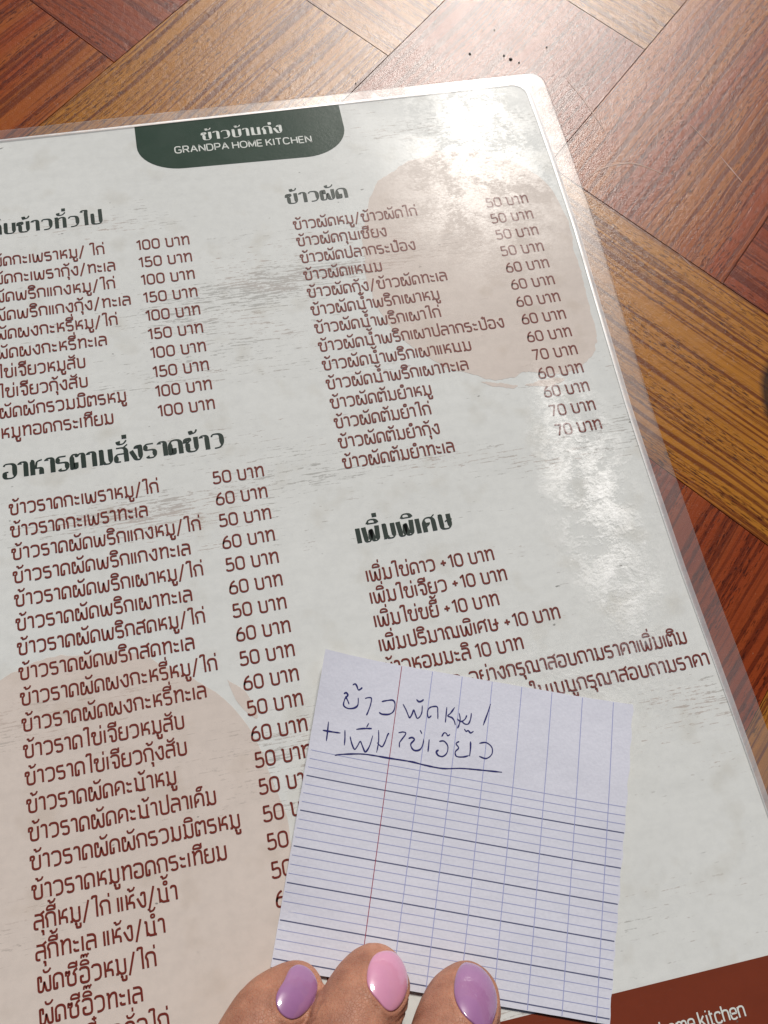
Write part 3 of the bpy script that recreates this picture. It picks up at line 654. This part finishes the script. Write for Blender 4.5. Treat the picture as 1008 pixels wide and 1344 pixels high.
# ------------------------------------------------------------------ hand
person = thing('person', 'tanned left hand with lilac and pink painted nails pressing the bottom of the note', 'person', tuple(W(1, 40, 0)))
BASE = W(1, 40, 0)
def chain(points, step=.16):
    """points: (x, y, z, r, flatten); densely interpolated spheres"""
    out = []
    for i in range(len(points)-1):
        a = points[max(i-1, 0)]; b = points[i]; c = points[i+1]; d = points[min(i+2, len(points)-1)]
        L = math.dist(b[:3], c[:3]); n_ = max(2, int(L/step))
        for k in range(n_):
            t = k/n_
            out.append([.5*((2*b[j])+(-a[j]+c[j])*t+(2*a[j]-5*b[j]+4*c[j]-d[j])*t*t+(-a[j]+3*b[j]-3*c[j]+d[j])*t**3) for j in range(5)])
    out.append(list(points[-1])); return out
fingers = {
 'middle': [(1.56, 32.62, .93, 1.04, .82), (1.50, 32.75, 1.02, 1.17, .86), (1.25, 33.09, 1.30, 1.38, .86), (.65, 33.73, 1.90, 1.46, .88), (-.25, 34.9, 2.9, 1.44, .92), (-1.5, 36.6, 4.4, 1.48, .95), (-3.0, 38.9, 6.1, 1.46, .95), (-4.4, 41.4, 7.0, 1.58, .95), (-5.6, 44.0, 7.3, 1.50, .95), (-7.2, 47.6, 7.2, 1.75, .95)],
 'ring': [(-1.16, 32.50, .82, .93, .82), (-1.28, 32.66, .95, 1.10, .86), (-1.61, 32.90, 1.15, 1.30, .86), (-2.16, 33.25, 1.60, 1.42, .88), (-3.04, 34.2, 2.4, 1.42, .92), (-4.2, 35.8, 3.8, 1.42, .95), (-5.5, 38.1, 5.6, 1.40, .95), (-6.9, 40.6, 6.6, 1.50, .95), (-8.1, 43.2, 6.9, 1.44, .95), (-9.8, 46.8, 6.9, 1.70, .95)],
 'index': [(4.58, 33.78, .90, 1.00, .82), (4.50, 33.95, 1.00, 1.14, .86), (4.27, 34.18, 1.25, 1.33, .86), (3.86, 34.65, 1.80, 1.43, .88), (3.1, 35.6, 2.8, 1.44, .92), (1.9, 37.2, 4.3, 1.46, .95), (.5, 39.3, 6.0, 1.46, .95), (-.9, 41.8, 7.0, 1.58, .95), (-2.2, 44.3, 7.3, 1.52, .95), (-4.2, 48.2, 7.2, 1.80, .95)],
 'little': [(-5.2, 36.2, 1.0, .90, .82), (-5.6, 36.8, 1.3, 1.12, .86), (-6.4, 37.8, 2.3, 1.20, .9), (-7.6, 39.2, 3.8, 1.22, .95), (-8.8, 41.0, 4.9, 1.28, .95), (-10.2, 43.4, 5.8, 1.28, .95), (-12.0, 46.8, 6.3, 1.55, .95)],
 'thumb': [(5.6, 42.2, 1.1, 1.15, .8), (5.3, 42.8, 1.3, 1.38, .86), (4.5, 44.2, 1.9, 1.50, .9), (3.2, 46.2, 3.1, 1.52, .95), (1.6, 48.6, 4.4, 1.75, .95), (-.8, 52.0, 5.2, 2.1, .9), (-4.0, 55.5, 5.6, 2.3, .9)],
 'palm_a': [(-4.2, 48.2, 7.0, 1.9, .9), (-5.6, 52.5, 6.4, 2.0, .9), (-8.5, 57.5, 6.0, 2.2, .85), (-10.5, 62.0, 6.0, 2.5, .85), (-13.5, 70.0, 6.4, 2.8, .85)],
 'palm_b': [(-7.2, 47.8, 7.1, 1.9, .9), (-8.5, 52.5, 6.6, 2.0, .9), (-10.0, 57.5, 6.2, 2.2, .85), (-11.5, 62.0, 6.0, 2.5, .85), (-14.5, 70.0, 6.4, 2.8, .85)],
 'palm_c': [(-9.8, 47.2, 6.8, 1.8, .9), (-10.8, 52.5, 6.4, 2.0, .9), (-11.6, 57.5, 6.0, 2.2, .85), (-12.5, 62.0, 6.0, 2.4, .85), (-15.5, 70.0, 6.4, 2.7, .85)],
 'palm_d': [(-12.0, 47.2, 6.1, 1.7, .9), (-12.8, 52.5, 5.6, 1.9, .9), (-13.0, 57.5, 5.6, 2.1, .85), (-13.3, 62.0, 6.0, 2.3, .85), (-16.2, 70.0, 6.4, 2.6, .85)],
}
sph = bmesh.new(); bmesh.ops.create_icosphere(sph, subdivisions=3, radius=1.0)
SV = [tuple(v.co) for v in sph.verts]; SF = [tuple(v.index for v in f.verts) for f in sph.faces]; sph.free()
V_, F_ = [], []
for k, pts in fingers.items():
    for x, y, z, r, fl in chain(pts, .22 if 'palm' not in k else .3):
        o_ = len(V_)
        for a, b, c_ in SV: V_.append(W(x+a*r, y-b*r, z+c_*r*fl)-BASE)
        F_ += [tuple(i+o_ for i in f) for f in SF]
tmp = mesh_obj('tmp_hand', V_, F_, None)
md = tmp.modifiers.new('r', 'REMESH'); md.mode = 'VOXEL'; md.voxel_size = .085*U
ms = tmp.modifiers.new('s', 'SMOOTH'); ms.factor = .5; ms.iterations = 8
dg = bpy.context.evaluated_depsgraph_get()
hm = bpy.data.meshes.new_from_object(tmp.evaluated_get(dg)); hm.name = 'body'
bpy.data.objects.remove(tmp)
NAILS = {
 'middle': [(2.01,31.91),(2.33,32.02),(2.55,32.33),(2.63,32.7),(2.57,33.04),(2.39,33.35),(2.11,33.57),(1.81,33.63),(1.6,33.48),(1.45,33.22),(1.27,32.95),(1.19,32.65),(1.3,32.3),(1.48,32.06),(1.71,31.92)],
 'ring': [(-0.91,31.74),(-0.63,31.91),(-0.45,32.19),(-0.41,32.5),(-0.51,32.77),(-0.69,32.97),(-1.02,33.15),(-1.35,33.19),(-1.64,33.0),(-1.79,32.71),(-1.78,32.44),(-1.65,32.24),(-1.46,32.07),(-1.29,31.83),(-1.11,31.75)],
 'index': [(4.83,32.9),(5.13,33.06),(5.35,33.37),(5.44,33.72),(5.42,34.04),(5.29,34.34),(5.08,34.57),(4.85,34.73),(4.64,34.84),(4.49,34.71),(4.3,34.47),(4.04,34.16),(3.93,33.85),(3.95,33.54),(4.13,33.2),(4.37,32.97),(4.62,32.87)]}
# tips of the nails: unit direction from cuticle to free edge, used to swell the folds only beside and behind the nail
NTIP = {'middle': (-.0, -1), 'ring': (.28, -.96), 'index': (-.05, -1)}
def closed_catmull(p, seg):
    n_ = len(p); out = []
    for i in range(n_):
        a, b, c_, d = p[i-1], p[i], p[(i+1) % n_], p[(i+2) % n_]
        for k in range(seg):
            t = k/seg
            out.append(tuple(.5*((2*b[j])+(-a[j]+c_[j])*t+(2*a[j]-5*b[j]+4*c_[j]-d[j])*t*t+(-a[j]+3*b[j]-3*c_[j]+d[j])*t**3) for j in (0, 1)))
    return out
polar = {}
for k, p in NAILS.items():
    # shift so that heights other than the reference still sit on the finger
    cx = sum(q[0] for q in p)/len(p); cy = sum(q[1] for q in p)/len(p)
    oc = closed_catmull(p, 5)
    oc = [(sum(oc[(i+j) % len(oc)][0] for j in (-2, -1, 0, 1, 2))/5, sum(oc[(i+j) % len(oc)][1] for j in (-2, -1, 0, 1, 2))/5) for i in range(len(oc))]
    polar[k] = (cx, cy, oc)
def rho_of(k, x, y):
    cx, cy, oc = polar[k]; a = math.atan2(y-cy, x-cx); d = math.hypot(x-cx, y-cy)
    best = None
    for q in oc:
        qa = math.atan2(q[1]-cy, q[0]-cx); da = abs((qa-a+math.pi) % (2*math.pi)-math.pi)
        if best is None or da < best[0]: best = (da, math.hypot(q[0]-cx, q[1]-cy))
    return d/best[1], a
bm = bmesh.new(); bm.from_mesh(hm); bm.normal_update()
bvh = BVHTree.FromBMesh(bm)
for v in bm.verts:
    p = v.co+BASE; x, y, z = p.x/U, -p.y/U, p.z/U
    if y > 36 or v.normal.z < .05: continue
    for k in NAILS:
        cx, cy, oc = polar[k]
        if abs(x-cx) > 1.6 or abs(y-cy) > 1.8: continue
        r_, a = rho_of(k, x, y); tip = (math.cos(a)*NTIP[k][0]+math.sin(a)*NTIP[k][1])
        side = max(0.0, min(1.0, (.75-tip)/.6))
        h = .062*math.exp(-((r_-1.13)/.085)**2)*side - .05*math.exp(-max(0, r_-.6)**2/.12)*(r_ < 1.02)
        # fine creases behind the cuticle
        if r_ > 1.2 and tip < -.3: h += .03*math.sin(r_*38+mnoise.noise((x*3, y*3, 0))*5)*math.exp(-((r_-1.45)/.25)**2)
        v.co += v.normal*h*U
bm.to_mesh(hm); 
n = NT('skin'); geo = n.n('ShaderNodeNewGeometry').outputs['Position']; tcg = n.n('ShaderNodeTexCoord').outputs['Object']
bl = n.noise(tcg, 160.0, 4, .6); b2 = n.noise(tcg, 900.0, 3, .6); vo = n.n('ShaderNodeTexVoronoi', {'Vector': tcg, 'Scale': 1500.0}, feature='DISTANCE_TO_EDGE').outputs[0]
c = n.mix(n.ramp(bl, .3, .7), (.27, .115, .072), (.43, .20, .125)); c = n.mix(n.math('MULTIPLY', n.ramp(b2, .5, .8), .35), c, (.22, .062, .034))
h = n.math('ADD', n.math('MULTIPLY', b2, .00008), n.math('ADD', n.math('MULTIPLY', n.ramp(vo, 0, .12), .00006), n.math('MULTIPLY', bl, .00012)))
sk = n.pbsdf(Base_Color=c, Roughness=.52, Specular_IOR_Level=.32, Normal=n.bump(h, .8, 1.0))
sk.inputs['Subsurface Weight'].default_value = .25; sk.inputs['Subsurface Radius'].default_value = (1.0, .35, .2); sk.inputs['Subsurface Scale'].default_value = .0012
M_skin = n.done(sk.outputs[0])
hm.materials.clear(); hm.materials.append(M_skin); hm.polygons.foreach_set('use_smooth', [True]*len(hm.polygons))
body = link(bpy.data.objects.new('body', hm), person)
def polish(name, col):
    n = NT(name); tcg = n.n('ShaderNodeTexCoord').outputs['Object']
    w_ = n.math('ADD', n.math('MULTIPLY', n.noise(tcg, 260.0, 3, .5), .00035), n.math('MULTIPLY', n.noise(n.mapping(tcg, (700, 120, 300)), 1.0, 2, .5), .00006))
    nor = n.bump(w_, .6, 1.0)
    c = n.mix(n.noise(tcg, 300.0, 3, .5), tuple(x*.9 for x in col), tuple(min(1, x*1.06) for x in col))
    return n.done(n.pbsdf(Base_Color=c, Roughness=.32, Specular_IOR_Level=.5, Coat_Weight=1.0, Coat_Roughness=.03, Coat_Normal=nor, Coat_IOR=1.6).outputs[0])
M_lilac = polish('lilac_polish', (.29, .125, .27)); M_pinkp = polish('pink_polish', (.56, .24, .36))
for k, mat, lab in (('ring', M_lilac, 'small lilac fingernail at the left'), ('middle', M_pinkp, 'pink fingernail between the two lilac ones'), ('index', M_lilac, 'large lilac fingernail at the right')):
    cx, cy, oc = polar[k]; n_ = len(oc); V_, F_ = [], []
    rings = [0, .15, .3, .45, .6, .72, .82, .9, .95, .985, 1.0, 1.005]
    hs = [.135, .134, .132, .126, .118, .108, .096, .080, .064, .044, .018, -.06]
    for r_, h in zip(rings, hs):
        for q in (oc if r_ else [oc[0]]):
            x = cx+(q[0]-cx)*r_; y = cy+(q[1]-cy)*r_
            loc, nor, _, _ = bvh.ray_cast(W(x, y, 12)-BASE, Vector((0, 0, -1)))
            if loc is None or (loc.z+BASE.z) < .4*U:
                # past the finger's side: fall back to the nearest skin point
                loc, nor, _, _ = bvh.find_nearest(W(x, y, 1.2)-BASE)
                pz = loc.z
                loc = Vector((W(x, y).x-BASE.x, W(x, y).y-BASE.y, pz))
            V_.append(loc+nor*h*U)
    # smooth the plate so that it does not copy voxel steps
    def idx(r, i): return 0 if r == 0 else 1+(r-1)*n_+i % n_
    for _ in range(10):
        Nv = list(V_)
        for r in range(1, len(rings)-3):
            for i in range(n_):
                nb = [V_[idx(r, i-1)], V_[idx(r, i+1)], V_[idx(r-1, i)], V_[idx(r+1, i)]]
                m_ = sum(nb, Vector())/4; Nv[idx(r, i)] = Vector((V_[idx(r, i)].x, V_[idx(r, i)].y, V_[idx(r, i)].z*.4+m_.z*.6))
        Nv[0] = Vector((V_[0].x, V_[0].y, sum(V_[idx(1, i)].z for i in range(n_))/n_)); V_ = Nv
    for i in range(n_): F_.append((0, idx(1, i), idx(1, i+1)))
    for r in range(1, len(rings)-1):
        for i in range(n_): F_.append((idx(r, i), idx(r+1, i), idx(r+1, i+1), idx(r, i+1)))
    o = mesh_obj('fingernail', V_, F_, mat, person, True); o['label'] = lab
    b3 = bmesh.new(); b3.from_mesh(o.data); bmesh.ops.recalc_face_normals(b3, faces=b3.faces)
    if sum(f.normal.z for f in b3.faces) < 0: bmesh.ops.reverse_faces(b3, faces=b3.faces)
    b3.to_mesh(o.data); b3.free()
bm.free()
